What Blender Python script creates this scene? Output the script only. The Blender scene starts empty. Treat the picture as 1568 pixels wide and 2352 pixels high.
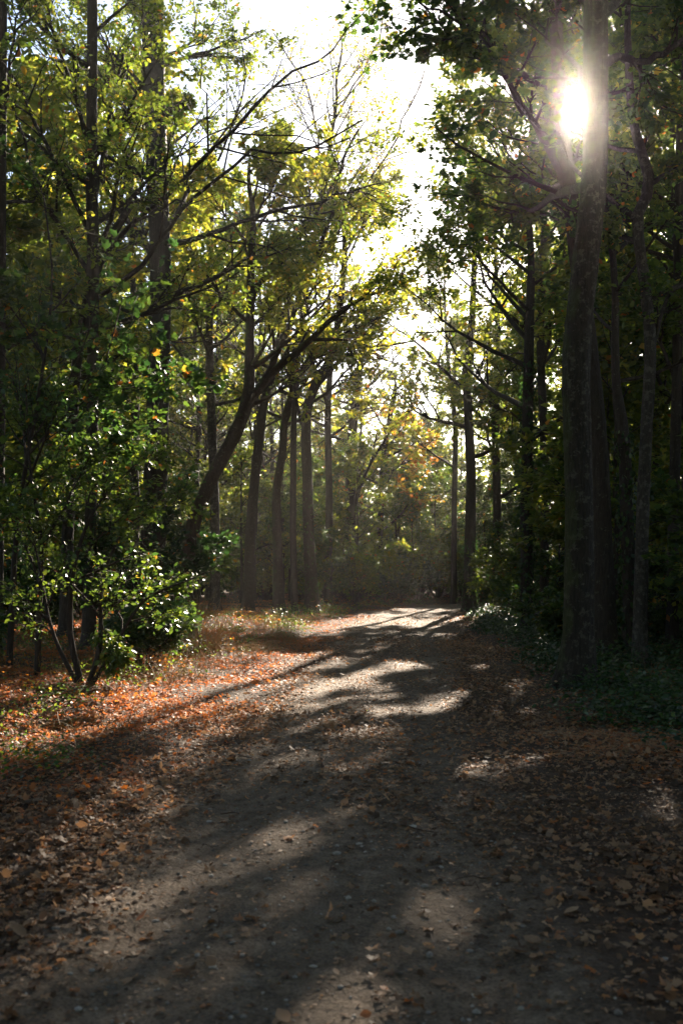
import bpy, math, random
import numpy as np
from mathutils import Vector

SC = bpy.context.scene
COL = SC.collection
rng = np.random.default_rng(11)
pi = math.pi

# ------------------------------------------------------------------ camera
CAM_H, FPX, PITCH = 1.6, 995.6, math.atan(63 / 995.6)
CP, SP = math.cos(PITCH), math.sin(PITCH)
CAM = np.array([0.0, 0.0, CAM_H])

def ray(U, V):
    """direction of a point of the photograph, read in a 1568 x 2352 copy of it (y component 1 = straight ahead)"""
    s = 1024 / 2352.0
    dx, dy = (U * s - 341) / FPX, (512 - V * s) / FPX
    f = CP - SP * dy
    return np.array([dx / f, 1.0, (SP + dy * CP) / f])

def at(U, V, Y):
    return CAM + ray(U, V) * Y

def on_ground(U, V, z=0.0):
    d = ray(U, V)
    return CAM + d * ((z - CAM_H) / d[2])

SUN = ray(1322, 262)
SUN = SUN / np.linalg.norm(SUN)
SUN_EL = math.asin(SUN[2]); SUN_AZ = math.atan2(SUN[0], SUN[1])

# ------------------------------------------------------------------ small maths
def unit(a):
    return a / np.maximum(np.linalg.norm(a, axis=-1, keepdims=True), 1e-9)

def smooth(e0, e1, x):
    t = np.clip((x - e0) / (e1 - e0), 0, 1)
    return t * t * (3 - 2 * t)

_W = np.random.default_rng(5).normal(size=(26, 2)); _PH = np.random.default_rng(6).uniform(0, 6.28, 26)
def wav(x, y, k0, k1, s):
    """sum of sines, about -1 .. 1"""
    out = 0
    for i in range(k0, k1):
        out = out + np.sin((_W[i, 0] * x + _W[i, 1] * y) * s + _PH[i])
    return out / math.sqrt((k1 - k0) * 1.5)

def path_c(y):
    return np.interp(y, [-20, 0, 5, 10, 20, 33, 42, 48, 52, 56, 60, 66, 110],
                     [-1.0, -.3, -.15, .15, 1.05, 1.9, 3.0, 4.5, 6.6, 10.5, 17, 29, 130])

def path_w(y):
    return np.interp(y, [-20, 0, 10, 20, 33, 60, 110], [1.25, 1.25, 1.2, 1.35, 1.5, 1.9, 2.2])

def ground_z(x, y):
    x = np.asarray(x, float); y = np.asarray(y, float)
    d = x - path_c(y); w = path_w(y)
    z = 0.30 * smooth(2.2, 6.5, -d) + 0.12 * smooth(3.5, 8, d)
    off = smooth(0.8, 2.4, np.abs(d))
    z = z + off * (0.06 * wav(x, y, 0, 6, .9) + 0.025 * wav(x, y, 6, 12, 3.0))
    z = z + 0.012 * wav(x, y, 12, 18, 2.2) * (1 - off)
    for s in (-.72, .72):                      # two wheel ruts
        z = z - 0.04 * np.exp(-((d - s) / .22) ** 2)
    z = z + .35 * smooth(60, 130, np.hypot(x, y)) * wav(x, y, 0, 6, .12)
    return z

# ------------------------------------------------------------------ mesh building
def make_mesh(name, V, polys, mats=(), tint=None, smooth_faces=True, mat_idx=None):
    """polys: list of (n, k) integer arrays"""
    me = bpy.data.meshes.new(name)
    V = np.ascontiguousarray(V, dtype=np.float32)
    polys = [np.asarray(p, dtype=np.int32) for p in polys if len(p)]
    nl = sum(p.size for p in polys); npol = sum(len(p) for p in polys)
    me.vertices.add(len(V)); me.vertices.foreach_set('co', V.ravel())
    me.loops.add(nl); me.polygons.add(npol)
    me.loops.foreach_set('vertex_index', np.concatenate([p.ravel() for p in polys]))
    tot = np.concatenate([np.full(len(p), p.shape[1], np.int32) for p in polys])
    st = np.concatenate([[0], np.cumsum(tot)[:-1]]).astype(np.int32)
    me.polygons.foreach_set('loop_start', st)
    me.polygons.foreach_set('loop_total', tot)
    if mat_idx is not None:
        me.polygons.foreach_set('material_index', np.concatenate(
            [np.full(len(p), i, np.int32) for p, i in zip(polys, mat_idx)]))
    me.polygons.foreach_set('use_smooth', np.full(npol, smooth_faces))
    for m in mats:
        me.materials.append(m)
    if tint is not None:
        a = me.attributes.new('tint', 'FLOAT', 'POINT')
        a.data.foreach_set('value', np.ascontiguousarray(tint, dtype=np.float32))
    me.update(calc_edges=True)
    return me

def tubes(P, R, s, rough=0.0, cap=False):
    """P (N,k,3), R (N,k) -> verts, quads"""
    N, k, _ = P.shape
    T = unit(np.gradient(P, axis=1))
    D = unit(P[:, -1] - P[:, 0])
    ref = np.where(np.abs(D[:, 2:3]) > .75, np.array([[1.0, 0, 0]]), np.array([[0, 0, 1.0]]))
    A = unit(np.cross(T, ref[:, None, :])); B = np.cross(T, A)
    th = np.arange(s) * 2 * pi / s
    Rr = np.repeat(R[:, :, None], s, 2)
    if rough:
        L = np.linalg.norm(np.diff(P, axis=1), axis=2).cumsum(1)
        L = np.concatenate([np.zeros((N, 1)), L], 1)[:, :, None]
        q = (np.sin(th * 3 + L * 1.1) + np.sin(th * 5 - L * 2.3 + 1) * .8 + np.sin(th * 8 + L * 4.1 + 2) * .6
             + np.sin(th * 2 + L * .5) * 1.2) * .35
        Rr = Rr * (1 + rough * q + rough * .5 * np.random.default_rng(3).normal(size=Rr.shape))
    V = P[:, :, None, :] + Rr[..., None] * (np.cos(th)[:, None] * A[:, :, None, :] + np.sin(th)[:, None] * B[:, :, None, :])
    i = np.arange(N * k * s).reshape(N, k, s)
    j = np.roll(i, -1, 2)
    Q = np.stack([i[:, :-1], j[:, :-1], j[:, 1:], i[:, 1:]], -1).reshape(-1, 4)
    return V.reshape(-1, 3), Q

# leaf outlines: x across, y along, z fold
def _sym(pts):
    """midrib points and right-hand outline -> verts + tris (fold along the midrib)"""
    mid = [p for p in pts if p[0] == 0]
    return pts

KITE_V = np.array([[0, 0, 0], [.34, .5, .10], [0, 1, 0], [-.34, .5, .10]])
KITE_F = np.array([[0, 1, 2, 3]])
OVAL_V = np.array([[0, 0, 0], [.27, .28, .08], [.30, .6, .08], [0, 1, -.04], [-.30, .6, .08], [-.27, .28, .08], [0, .5, 0]])
OVAL_F = np.array([[0, 1, 6], [1, 2, 6], [2, 3, 6], [3, 4, 6], [4, 5, 6], [5, 0, 6]])
_mo = [(0, 0), (.18, .02), (.42, .16), (.30, .30), (.56, .58), (.28, .58), (.24, .74), (0, 1.0)]
_full = _mo + [(-x, y) for x, y in _mo[-2:0:-1]]
MAPLE_V = np.array([[x, y, .16 * abs(x) + .06 * math.sin(7 * y + 3 * x)] for x, y in _full] + [[0, .42, 0]])
MAPLE_F = np.array([[i, (i + 1) % len(_full), len(_full)] for i in range(len(_full))])
# dry, curled
DRY_V = MAPLE_V.copy(); DRY_V[:, 2] = .75 * DRY_V[:, 0] ** 2 + .22 * (DRY_V[:, 1] - .4) ** 2 + .10 * np.sin(9 * DRY_V[:, 0] + 5 * DRY_V[:, 1])
DRYO_V = OVAL_V.copy(); DRYO_V[:, 2] = .8 * DRYO_V[:, 0] ** 2 + .18 * (DRYO_V[:, 1] - .4) ** 2
LEAF = {'kite': (KITE_V, KITE_F), 'oval': (OVAL_V, OVAL_F), 'maple': (MAPLE_V, MAPLE_F), 'dry': (DRY_V, MAPLE_F), 'dryoval': (DRYO_V, OVAL_F)}

def leaf_geo(P, A, Nn, S, tint, kind):
    """place leaves: base P, axis A, normal Nn, size S"""
    TV, TF = LEAF[kind]
    X = unit(np.cross(A, Nn)); Z = np.cross(X, A)
    M = np.stack([X, A, Z], 1)                               # rows
    V = P[:, None, :] + S[:, None, None] * np.einsum('mj,njk->nmk', TV, M)
    F = TF[None] + (np.arange(len(P)) * len(TV))[:, None, None]
    return V.reshape(-1, 3), F.reshape(-1, TF.shape[1]), np.repeat(tint, len(TV))

# ------------------------------------------------------------------ materials
def new_mat(name):
    m = bpy.data.materials.new(name); m.use_nodes = True
    nt = m.node_tree; nt.nodes.clear()
    out = nt.nodes.new('ShaderNodeOutputMaterial')
    return m, nt, out

def N(nt, t, **kw):
    n = nt.nodes.new('ShaderNode' + t)
    for k, v in kw.items():
        if k in n.inputs.keys() if isinstance(k, str) else False:
            n.inputs[k].default_value = v
        else:
            setattr(n, k, v)
    return n

def ramp(nt, fac, stops):
    r = nt.nodes.new('ShaderNodeValToRGB')
    el = r.color_ramp.elements
    while len(el) < len(stops):
        el.new(.5)
    for e, (p, c) in zip(el, stops):
        e.position = p; e.color = (*c, 1)
    nt.links.new(fac, r.inputs['Fac'])
    return r.outputs['Color']

# tint 0 dark green .. .35 green .. .55 yellow green .. .7 yellow .. .85 orange .. 1 brown
REFL = [(0, (.014, .036, .014)), (.2, (.028, .062, .016)), (.4, (.055, .095, .016)), (.56, (.105, .14, .018)), (.7, (.24, .20, .024)),
        (.84, (.26, .095, .015)), (1, (.13, .055, .02))]
TRANS = [(0, (.022, .062, .014)), (.2, (.060, .130, .020)), (.4, (.21, .29, .028)), (.56, (.46, .48, .040)), (.7, (.70, .55, .055)),
         (.84, (.66, .22, .02)), (1, (.26, .09, .018))]
FALLEN_R = [(0, (.06, .040, .026)), (.25, (.13, .082, .050)), (.45, (.31, .215, .135)), (.56, (.31, .18, .095)), (.68, (.24, .10, .040)), (.84, (.34, .10, .026)), (.95, (.40, .15, .03)), (1, (.36, .03, .012))]

def leaf_material(name, refl, trans, mix=.5, rough=.45, spec=.35):
    m, nt, out = new_mat(name)
    at_ = N(nt, 'Attribute', attribute_name='tint')
    rc = ramp(nt, at_.outputs['Fac'], refl); tc = ramp(nt, at_.outputs['Fac'], trans)
    pb = nt.nodes.new('ShaderNodeBsdfPrincipled')
    pb.inputs['Roughness'].default_value = rough
    pb.inputs['Specular IOR Level'].default_value = spec
    nt.links.new(rc, pb.inputs['Base Color'])
    tr = nt.nodes.new('ShaderNodeBsdfTranslucent'); nt.links.new(tc, tr.inputs['Color'])
    mx = nt.nodes.new('ShaderNodeMixShader'); mx.inputs['Fac'].default_value = mix
    nt.links.new(pb.outputs[0], mx.inputs[1]); nt.links.new(tr.outputs[0], mx.inputs[2])
    nt.links.new(mx.outputs[0], out.inputs['Surface'])
    return m

M_LEAF = leaf_material('leaf', REFL, TRANS)
M_GLOSSY = leaf_material('glossy_leaf', REFL, TRANS, .40, .42, .38)
FALLEN_T = [(p, tuple(min(1, x * k) for x, k in zip(c, (2.2, 1.8, 1.4)))) for p, c in FALLEN_R]
M_FALLEN = leaf_material('fallen_leaf', FALLEN_R, FALLEN_T, .38, .6, .22)
M_STONE = leaf_material('pebble', [(0, (.09, .075, .06)), (.5, (.19, .165, .14)), (1, (.32, .29, .25))], [(0, (0, 0, 0)), (1, (0, 0, 0))], 0.0, .8, .25)
M_STRAW = leaf_material('straw', [(0, (.10, .09, .03)), (.4, (.22, .16, .06)), (.7, (.34, .19, .07)), (1, (.32, .11, .03))],
                        [(0, (.14, .14, .03)), (.4, (.3, .21, .06)), (.7, (.45, .22, .06)), (1, (.45, .13, .03))], .35, .55, .3)

def bark_material(name, dark, mid, pale, pale_amt, moss=0.0, scale=1.0):
    m, nt, out = new_mat(name)
    tc = N(nt, 'TexCoord'); mp = N(nt, 'Mapping'); mp.inputs['Scale'].default_value = (9 * scale, 9 * scale, 1.6 * scale)
    nt.links.new(tc.outputs['Object'], mp.inputs['Vector'])
    n1 = N(nt, 'TexNoise'); n1.inputs['Scale'].default_value = 3.2; n1.inputs['Detail'].default_value = 7; n1.inputs['Roughness'].default_value = .7
    nt.links.new(mp.outputs[0], n1.inputs['Vector'])
    vo = N(nt, 'TexVoronoi', feature='DISTANCE_TO_EDGE'); vo.inputs['Scale'].default_value = 1.8
    nt.links.new(mp.outputs[0], vo.inputs['Vector'])
    c = ramp(nt, n1.outputs['Fac'], [(.3, dark), (.55, mid), (.8, tuple(x * 1.5 for x in mid))])
    n2 = N(nt, 'TexNoise'); n2.inputs['Scale'].default_value = 9 * scale; n2.inputs['Detail'].default_value = 6; n2.inputs['Roughness'].default_value = .75
    nt.links.new(tc.outputs['Object'], n2.inputs['Vector'])
    mr = N(nt, 'MapRange'); mr.inputs['From Min'].default_value = .60 - pale_amt * .12; mr.inputs['From Max'].default_value = .66 - pale_amt * .12
    nt.links.new(n2.outputs['Fac'], mr.inputs['Value'])
    mx = N(nt, 'Mix', data_type='RGBA'); nt.links.new(mr.outputs[0], mx.inputs['Factor'])
    nt.links.new(c, mx.inputs[6]); mx.inputs[7].default_value = (*pale, 1)
    col = mx.outputs[2]
    if moss:
        sp = N(nt, 'SeparateXYZ'); nt.links.new(tc.outputs['Normal'], sp.inputs[0])
        n3 = N(nt, 'TexNoise'); n3.inputs['Scale'].default_value = 2.2; n3.inputs['Detail'].default_value = 5
        nt.links.new(tc.outputs['Object'], n3.inputs['Vector'])
        ad = N(nt, 'Math', operation='MULTIPLY_ADD'); nt.links.new(sp.outputs['X'], ad.inputs[0]); ad.inputs[1].default_value = -.25
        nt.links.new(n3.outputs['Fac'], ad.inputs[2])
        r2 = N(nt, 'MapRange'); r2.inputs['From Min'].default_value = .62; r2.inputs['From Max'].default_value = .75; r2.inputs['To Max'].default_value = moss
        nt.links.new(ad.outputs[0], r2.inputs['Value'])
        m2 = N(nt, 'Mix', data_type='RGBA'); nt.links.new(r2.outputs[0], m2.inputs['Factor'])
        nt.links.new(col, m2.inputs[6]); m2.inputs[7].default_value = (.045, .06, .015, 1); col = m2.outputs[2]
    pb = nt.nodes.new('ShaderNodeBsdfPrincipled'); pb.inputs['Roughness'].default_value = .85; pb.inputs['Specular IOR Level'].default_value = .25
    nt.links.new(col, pb.inputs['Base Color'])
    ms = N(nt, 'Math', operation='MULTIPLY_ADD'); nt.links.new(vo.outputs['Distance'], ms.inputs[0]); ms.inputs[1].default_value = .6
    nt.links.new(n1.outputs['Fac'], ms.inputs[2])
    bp = nt.nodes.new('ShaderNodeBump'); bp.inputs['Strength'].default_value = .9; bp.inputs['Distance'].default_value = .035
    nt.links.new(ms.outputs[0], bp.inputs['Height']); nt.links.new(bp.outputs[0], pb.inputs['Normal'])
    nt.links.new(pb.outputs[0], out.inputs['Surface'])
    return m

M_BARK = bark_material('dark_bark', (.012, .009, .007), (.036, .028, .021), (.085, .078, .06), .1)
M_LICHEN = bark_material('lichen_bark', (.006, .005, .004), (.024, .019, .014), (.07, .062, .048), .55, .5)
M_MOSSY = bark_material('mossy_bark', (.014, .009, .006), (.042, .027, .017), (.075, .062, .042), .3, .8)
M_GREYB = bark_material('grey_bark', (.014, .012, .010), (.042, .036, .029), (.09, .082, .068), .7)
M_TWIG = bark_material('twig_bark', (.012, .009, .007), (.035, .025, .018), (.06, .05, .04), 0)

# path dirt
def ground_material(name, is_path):
    m, nt, out = new_mat(name)
    tc = N(nt, 'TexCoord')
    def noise(scale, detail=6, rough=.6):
        n = N(nt, 'TexNoise'); n.inputs['Scale'].default_value = scale; n.inputs['Detail'].default_value = detail; n.inputs['Roughness'].default_value = rough
        nt.links.new(tc.outputs['Object'], n.inputs['Vector']); return n.outputs['Fac']
    big, mid, fine = noise(.9), noise(6, 8, .7), noise(70, 6, .7)
    soil = ramp(nt, mid, [(.3, (.045, .030, .020)), (.55, (.085, .055, .036)), (.75, (.13, .08, .05))])
    vo = N(nt, 'TexVoronoi', feature='F1'); vo.inputs['Scale'].default_value = 42; nt.links.new(tc.outputs['Object'], vo.inputs['Vector'])
    vo2 = N(nt, 'TexVoronoi', feature='F1'); vo2.inputs['Scale'].default_value = 17; nt.links.new(tc.outputs['Object'], vo2.inputs['Vector'])
    pb = nt.nodes.new('ShaderNodeBsdfPrincipled'); pb.inputs['Roughness'].default_value = .9; pb.inputs['Specular IOR Level'].default_value = .2
    if is_path:
        dirt = ramp(nt, mid, [(.25, (.062, .045, .031)), (.5, (.140, .106, .076)), (.72, (.245, .192, .142))])
        at_ = N(nt, 'Attribute', attribute_name='tint')
        ad = N(nt, 'Math', operation='MULTIPLY_ADD'); nt.links.new(big, ad.inputs[0]); ad.inputs[1].default_value = .9
        nt.links.new(at_.outputs['Fac'], ad.inputs[2])
        mr = N(nt, 'MapRange'); mr.inputs['From Min'].default_value = .85; mr.inputs['From Max'].default_value = 1.35
        nt.links.new(ad.outputs[0], mr.inputs['Value'])
        mx = N(nt, 'Mix', data_type='RGBA'); nt.links.new(mr.outputs[0], mx.inputs['Factor'])
        nt.links.new(dirt, mx.inputs[6]); nt.links.new(soil, mx.inputs[7])
        m2 = N(nt, 'Mix', data_type='RGBA', blend_type='OVERLAY'); m2.inputs['Factor'].default_value = .85
        nt.links.new(mx.outputs[2], m2.inputs[6])
        g = ramp(nt, fine, [(.35, (.2, .19, .18)), (.65, (.8, .79, .77))]); nt.links.new(g, m2.inputs[7])
        nt.links.new(m2.outputs[2], pb.inputs['Base Color'])
    else:
        nt.links.new(soil, pb.inputs['Base Color'])
    s = N(nt, 'Math', operation='MULTIPLY_ADD'); nt.links.new(vo.outputs['Distance'], s.inputs[0]); s.inputs[1].default_value = -.5
    nt.links.new(fine, s.inputs[2])
    s2 = N(nt, 'Math', operation='MULTIPLY_ADD'); nt.links.new(vo2.outputs['Distance'], s2.inputs[0]); s2.inputs[1].default_value = -.5
    nt.links.new(s.outputs[0], s2.inputs[2])
    s3 = N(nt, 'Math', operation='MULTIPLY_ADD'); nt.links.new(mid, s3.inputs[0]); s3.inputs[1].default_value = 2.0
    nt.links.new(s2.outputs[0], s3.inputs[2])
    bp = nt.nodes.new('ShaderNodeBump'); bp.inputs['Strength'].default_value = .9; bp.inputs['Distance'].default_value = .03
    nt.links.new(s3.outputs[0], bp.inputs['Height']); nt.links.new(bp.outputs[0], pb.inputs['Normal'])
    nt.links.new(pb.outputs[0], out.inputs['Surface'])
    return m

M_SOIL = ground_material('forest_soil', False)
M_PATH = ground_material('path_dirt', True)

# ------------------------------------------------------------------ objects
def link(name, me, parent=None, loc=(0, 0, 0)):
    o = bpy.data.objects.new(name, me); COL.objects.link(o); o.location = loc
    if parent is not None:
        o.parent = parent
    return o

def tag(o, label=None, cat=None, group=None, kind=None):
    if label: o['label'] = label
    if cat: o['category'] = cat
    if group: o['group'] = group
    if kind: o['kind'] = kind
    return o

def root_at(name, loc, label, cat, group=None):
    o = bpy.data.objects.new(name, None); COL.objects.link(o); o.location = loc; o.empty_display_size = .3
    return tag(o, label, cat, group)

# ------------------------------------------------------------------ clear lanes for sunbeams (gaps in the crowns)
LANES = []   # (point, radius)
def lane(U, V, r, z=0.0, keep=0.0):
    p = on_ground(U, V, z); LANES.append((p, r, keep)); return p
def lane_at(U, V, Y, r, keep=0.0):
    LANES.append((at(U, V, Y), r, keep))

for U, V, r in [(850, 1428, .9), (960, 1428, .8), (900, 1412, .6), (1000, 1402, .8), (930, 1400, .8), (1040, 1418, .5),
                (740, 1575, .38), (800, 1560, .38), (860, 1545, .34), (930, 1530, .3), (690, 1585, .3),
                (1010, 1620, .26), (1090, 1605, .28), (1060, 1612, .2), (920, 1632, .16),
                (850, 1490, .35), (700, 1440, .5), (650, 1450, .4), (760, 1500, .35), (1120, 1535, .25), (1200, 1530, .15)]:
    lane(U, V, r)
for U, V, r in [(430, 1520, .6), (480, 1500, .6), (520, 1545, .5), (450, 1560, .5), (560, 1520, .35), (620, 1515, .3), (700, 1508, .25), (380, 1590, .3), (480, 1590, .3)]:
    lane(U, V, r, .2)
for U, V, r, k in [(440, 1710, .12, .2), (470, 1690, .10, .2), (300, 1640, .18, .3), (30, 1710, .16, 0), (90, 1690, .14, .1), (30, 1760, .12, .3),
                   (780, 2260, .12, .2), (730, 2300, .09, .2), (850, 2230, .07, .2), (800, 2000, .12, .3), (860, 1970, .10, .3), (740, 2100, .07, .3), (960, 2050, .06, .3), (280, 2030, .10, .6), (620, 1890, .08, .7)]:
    lane(U, V, r, .05, k)
for U, V, Y, r in [(140, 1120, 13.3, .30), (110, 1160, 13.3, .22), (230, 1290, 13, .2), (200, 1350, 13, .2), (300, 1400, 13, .22), (250, 1440, 12.8, .2), (60, 1330, 13, .15), (440, 930, 13.4, .2), (60, 900, 13, .1)]:
    lane_at(U, V, Y, r, .1)
LANES.append((CAM, .30, 0.0))     # the sun itself shows between two trunks
for U, V, Y, r in [(700, 720, 34, 1.2), (640, 760, 34, .8), (800, 640, 36, 1.3), (900, 560, 45, 1.6), (760, 500, 45, 1.5), (600, 640, 33, .8), (980, 1130, 58, 1.2), (900, 980, 60, 1.5), (700, 1230, 44, .7), (1130, 860, 52, 1.5),
                   (1010, 1170, 50, 1.0), (760, 560, 40, 1.3)]:
    lane_at(U, V, Y, r, .25)

_lr = np.random.default_rng(123)
for _ in range(26):
    y = _lr.uniform(50, 68); LANES.append((np.array([_lr.uniform(.0, .13) * y, y, _lr.uniform(2, 13)]), _lr.uniform(.5, .95), .2))
for _ in range(190):
    y = _lr.uniform(28, 62); LANES.append((np.array([_lr.uniform(-.27, .0) * y, y, _lr.uniform(.8, 9)]), _lr.uniform(.35, .9), .05))
for _ in range(45):
    y = _lr.uniform(24, 55); LANES.append((np.array([float(path_c(y)) + _lr.uniform(3.5, 12), y, _lr.uniform(.5, 9)]), _lr.uniform(.25, .6), .2))

def blocked(Pw, rg, f=1.0, last=None):
    """True for leaves that stand in a lane"""
    out = np.zeros(len(Pw), bool)
    if not len(Pw): return out
    ctr = (Pw.min(0) + Pw.max(0)) / 2; rad = np.linalg.norm(Pw.max(0) - Pw.min(0)) / 2
    for p, r, keep in LANES[:last]:
        r = r * f
        dc = ctr - p; ac = dc @ SUN
        if ac + rad < 1.6 or np.linalg.norm(dc - ac * SUN) > rad + r * 1.3 + .1:
            continue
        d = Pw - p
        a = d @ SUN
        m = (a > 1.6)
        if not m.any():
            continue
        dd = d[m] - a[m, None] * SUN
        q = (dd * dd).sum(1)
        lim = (r * rg.uniform(.8, 1.25, m.sum()) + .03) ** 2
        hit = (q < lim) & (rg.random(m.sum()) >= keep)
        idx = np.nonzero(m)[0][hit]
        out[idx] = True
    return out

# ------------------------------------------------------------------ growing
def resample(P, k):
    L = np.concatenate([[0], np.cumsum(np.linalg.norm(np.diff(P, axis=0), axis=1))])
    t = np.linspace(0, L[-1], k)
    return np.stack([np.interp(t, L, P[:, i]) for i in range(3)], 1)

def smooth_line(P, k):
    """Catmull-Rom through the points, then k even samples"""
    P = np.asarray(P, float)
    if len(P) > 2:
        Q = np.vstack([2 * P[0] - P[1], P, 2 * P[-1] - P[-2]])
        out = []
        for i in range(1, len(Q) - 2):
            t = np.linspace(0, 1, 9)[:-1, None]
            a, b, c, d = Q[i - 1], Q[i], Q[i + 1], Q[i + 2]
            out.append(.5 * ((2 * b) + (c - a) * t + (2 * a - 5 * b + 4 * c - d) * t ** 2 + (3 * b - a - 3 * c + d) * t ** 3))
        P = np.vstack(out + [P[-1:]])
    return resample(P, k)

def spawn(rg, P, R, n, k, t0, t1, l0, l1, ang, up, flat, wob):
    """n children on each of the parents P (N,k,3)"""
    Np, kp, _ = P.shape
    t = rg.uniform(t0, t1, (Np, n)) * (kp - 1)
    i = np.minimum(t.astype(int), kp - 2); f = (t - i)[..., None]
    ar = np.arange(Np)[:, None]
    pos = P[ar, i] * (1 - f) + P[ar, i + 1] * f
    tan = unit(P[ar, i + 1] - P[ar, i])
    r = R[ar, i] * (1 - f[..., 0]) + R[ar, i + 1] * f[..., 0]
    plen = np.linalg.norm(np.diff(P, axis=1), axis=2).sum(1)[:, None]
    L = plen * rg.uniform(l0, l1, (Np, n)) * (1.15 - .6 * t / (kp - 1))
    v = rg.normal(size=(Np, n, 3)); v[..., 2] *= flat
    v = unit(v - (v * tan).sum(-1, keepdims=True) * tan)
    a = rg.uniform(ang[0], ang[1], (Np, n, 1))
    d = unit(tan * np.cos(a) + v * np.sin(a) + np.array([0, 0, up]))
    s = np.linspace(0, 1, k)
    C = pos[:, :, None] + d[:, :, None] * (L[..., None] * s)[..., None]
    C[..., 2] += (L[..., None] * s ** 2) * up * .5
    C = C + rg.normal(size=C.shape) * (wob * L)[..., None, None] * s[None, None, :, None]
    Rc = np.minimum(r * .62, L * .035)[..., None] * (1 - .75 * s)
    return C.reshape(-1, k, 3), Rc.reshape(-1, k)

def sprays(rg, P3, nl, size, tint, tsd, tilt, jit, axis_rand=.7, branch_sd=.06):
    """leaf placements along twigs"""
    Np, k, _ = P3.shape
    t = rg.uniform(.1, 1.0, (Np, nl)) * (k - 1)
    i = np.minimum(t.astype(int), k - 2); f = (t - i)[..., None]
    ar = np.arange(Np)[:, None]
    pos = P3[ar, i] * (1 - f) + P3[ar, i + 1] * f
    tan = unit(P3[ar, i + 1] - P3[ar, i])
    v = rg.normal(size=pos.shape); v[..., 2] *= .35
    ax = unit(tan * .7 + unit(v) * axis_rand + np.array([0, 0, -.12]))
    nrm = unit(rg.normal(size=pos.shape) * tilt + np.array([0, 0, 1.0]))
    pos = pos + rg.normal(size=pos.shape) * jit
    S = size * np.clip(rg.normal(.95, .3, (Np, nl)), .35, 1.6)
    tv = tint + rg.normal(size=(Np, 1)) * branch_sd + rg.normal(size=(Np, nl)) * tsd
    au = rg.random((Np, nl)) < .025
    tv = np.where(au, rg.uniform(.66, .95, (Np, nl)), tv)
    return dict(P=pos.reshape(-1, 3), A=ax.reshape(-1, 3), Nn=nrm.reshape(-1, 3), S=S.ravel(), t=np.clip(tv.ravel(), 0, 1))

def crown_mesh(name, tw, lv, kind, mat, mask=None):
    if mask is not None:
        lv = {k: v[mask] for k, v in lv.items()}
    lv_v, lv_f, lv_t = leaf_geo(lv['P'], lv['A'], lv['Nn'], lv['S'], lv['t'], kind)
    V = np.vstack([tw[0], lv_v]); F = [tw[1], lv_f + len(tw[0])]
    return make_mesh(name, V, F, (M_TWIG, mat), np.concatenate([np.zeros(len(tw[0])), lv_t]), True, [0, 1])

def limbs_on(rg, spine, rad, zlo, n, L, up, face=None):
    """n main limbs on a trunk line"""
    z = spine[:, 2]; H = z[-1]
    out = []
    for q in range(n):
        zz = zlo + (H * .96 - zlo) * ((q + rg.uniform(0, 1)) / n) ** .9
        p = np.array([np.interp(zz, z, spine[:, i]) for i in range(3)])
        r = np.interp(zz, z, rad)
        az = q * 2.4 + rg.uniform(-.6, .6)
        if face is not None and rg.random() < .45:
            az = face + rg.uniform(-.8, .8)
        fr = (zz - zlo) / max(H - zlo, .1)
        l = L * rg.uniform(.75, 1.2) * (1.0 - .62 * fr ** 1.6)
        el = rg.uniform(.15, .6) + .5 * fr
        d = np.array([math.cos(az) * math.cos(el), math.sin(az) * math.cos(el), math.sin(el)])
        s = np.linspace(0, 1, 8)
        c = p + d * (l * s)[:, None]
        c[:, 2] += up * l * s ** 2
        c += (rg.normal(size=c.shape) * .075 * l).cumsum(0) * s[:, None] * .5
        out.append((c, min(r * .55, .022 * l + .012) * (1 - .85 * s)))
    return out

def clear_lines(P, R, base):
    """drop the branches that would cross a sunbeam"""
    n, k, _ = P.shape
    b = blocked((P + base).reshape(-1, 3), np.random.default_rng(1), .7, 56).reshape(n, k)
    ok = ~b[:, 1:].any(1)
    return P[ok], R[ok]

def tree_geo(rg, limbs, base=None, n2=8, n3=6, nl=13, size=.13, tint=.35, tsd=.06, tilt=.45, flat=.4, up2=.05, l2=(.3, .6), l3=(.3, .6), jit=.05, t0=.25):
    P1 = np.stack([resample(c, 8) for c, r in limbs]); R1 = np.stack([np.interp(np.linspace(0, 1, 8), np.linspace(0, 1, len(r)), r) for c, r in limbs])
    P2, R2 = spawn(rg, P1, R1, n2, 5, t0, 1.0, *l2, (.5, 1.1), up2, flat, .06)
    if base is not None: P2, R2 = clear_lines(P2, R2, base)
    P3, R3 = spawn(rg, P2, R2, n3, 4, .15, 1.0, *l3, (.4, 1.1), 0.0, flat, .06)
    P3 = np.concatenate([P3, np.stack([resample(p, 4) for p in P2[:, 2:]])]) if len(P2) < 4000 else P3
    a = tubes(P2, np.maximum(R2, .004), 4); b = tubes(P3[:len(R3)], np.maximum(R3, .0025), 3)
    tw = (np.vstack([a[0], b[0]]), np.vstack([a[1], b[1] + len(a[0])]))
    lv = sprays(rg, P3, nl, size, tint, tsd, tilt, jit)
    return tw, lv

def flare(rad, L, amt, dist):
    return rad * (1 + amt * np.exp(-L / dist))

def px_line(px, Y, dY=0.0):
    n = len(px)
    return np.array([at(p[0], p[1], Y + (dY * i / max(n - 1, 1)) + (p[3] if len(p) > 3 else 0)) for i, p in enumerate(px)])

def px_rad(px, Y):
    return np.array([p[2] * (1024 / 2352) / FPX * Y / 2 for p in px])

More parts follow.
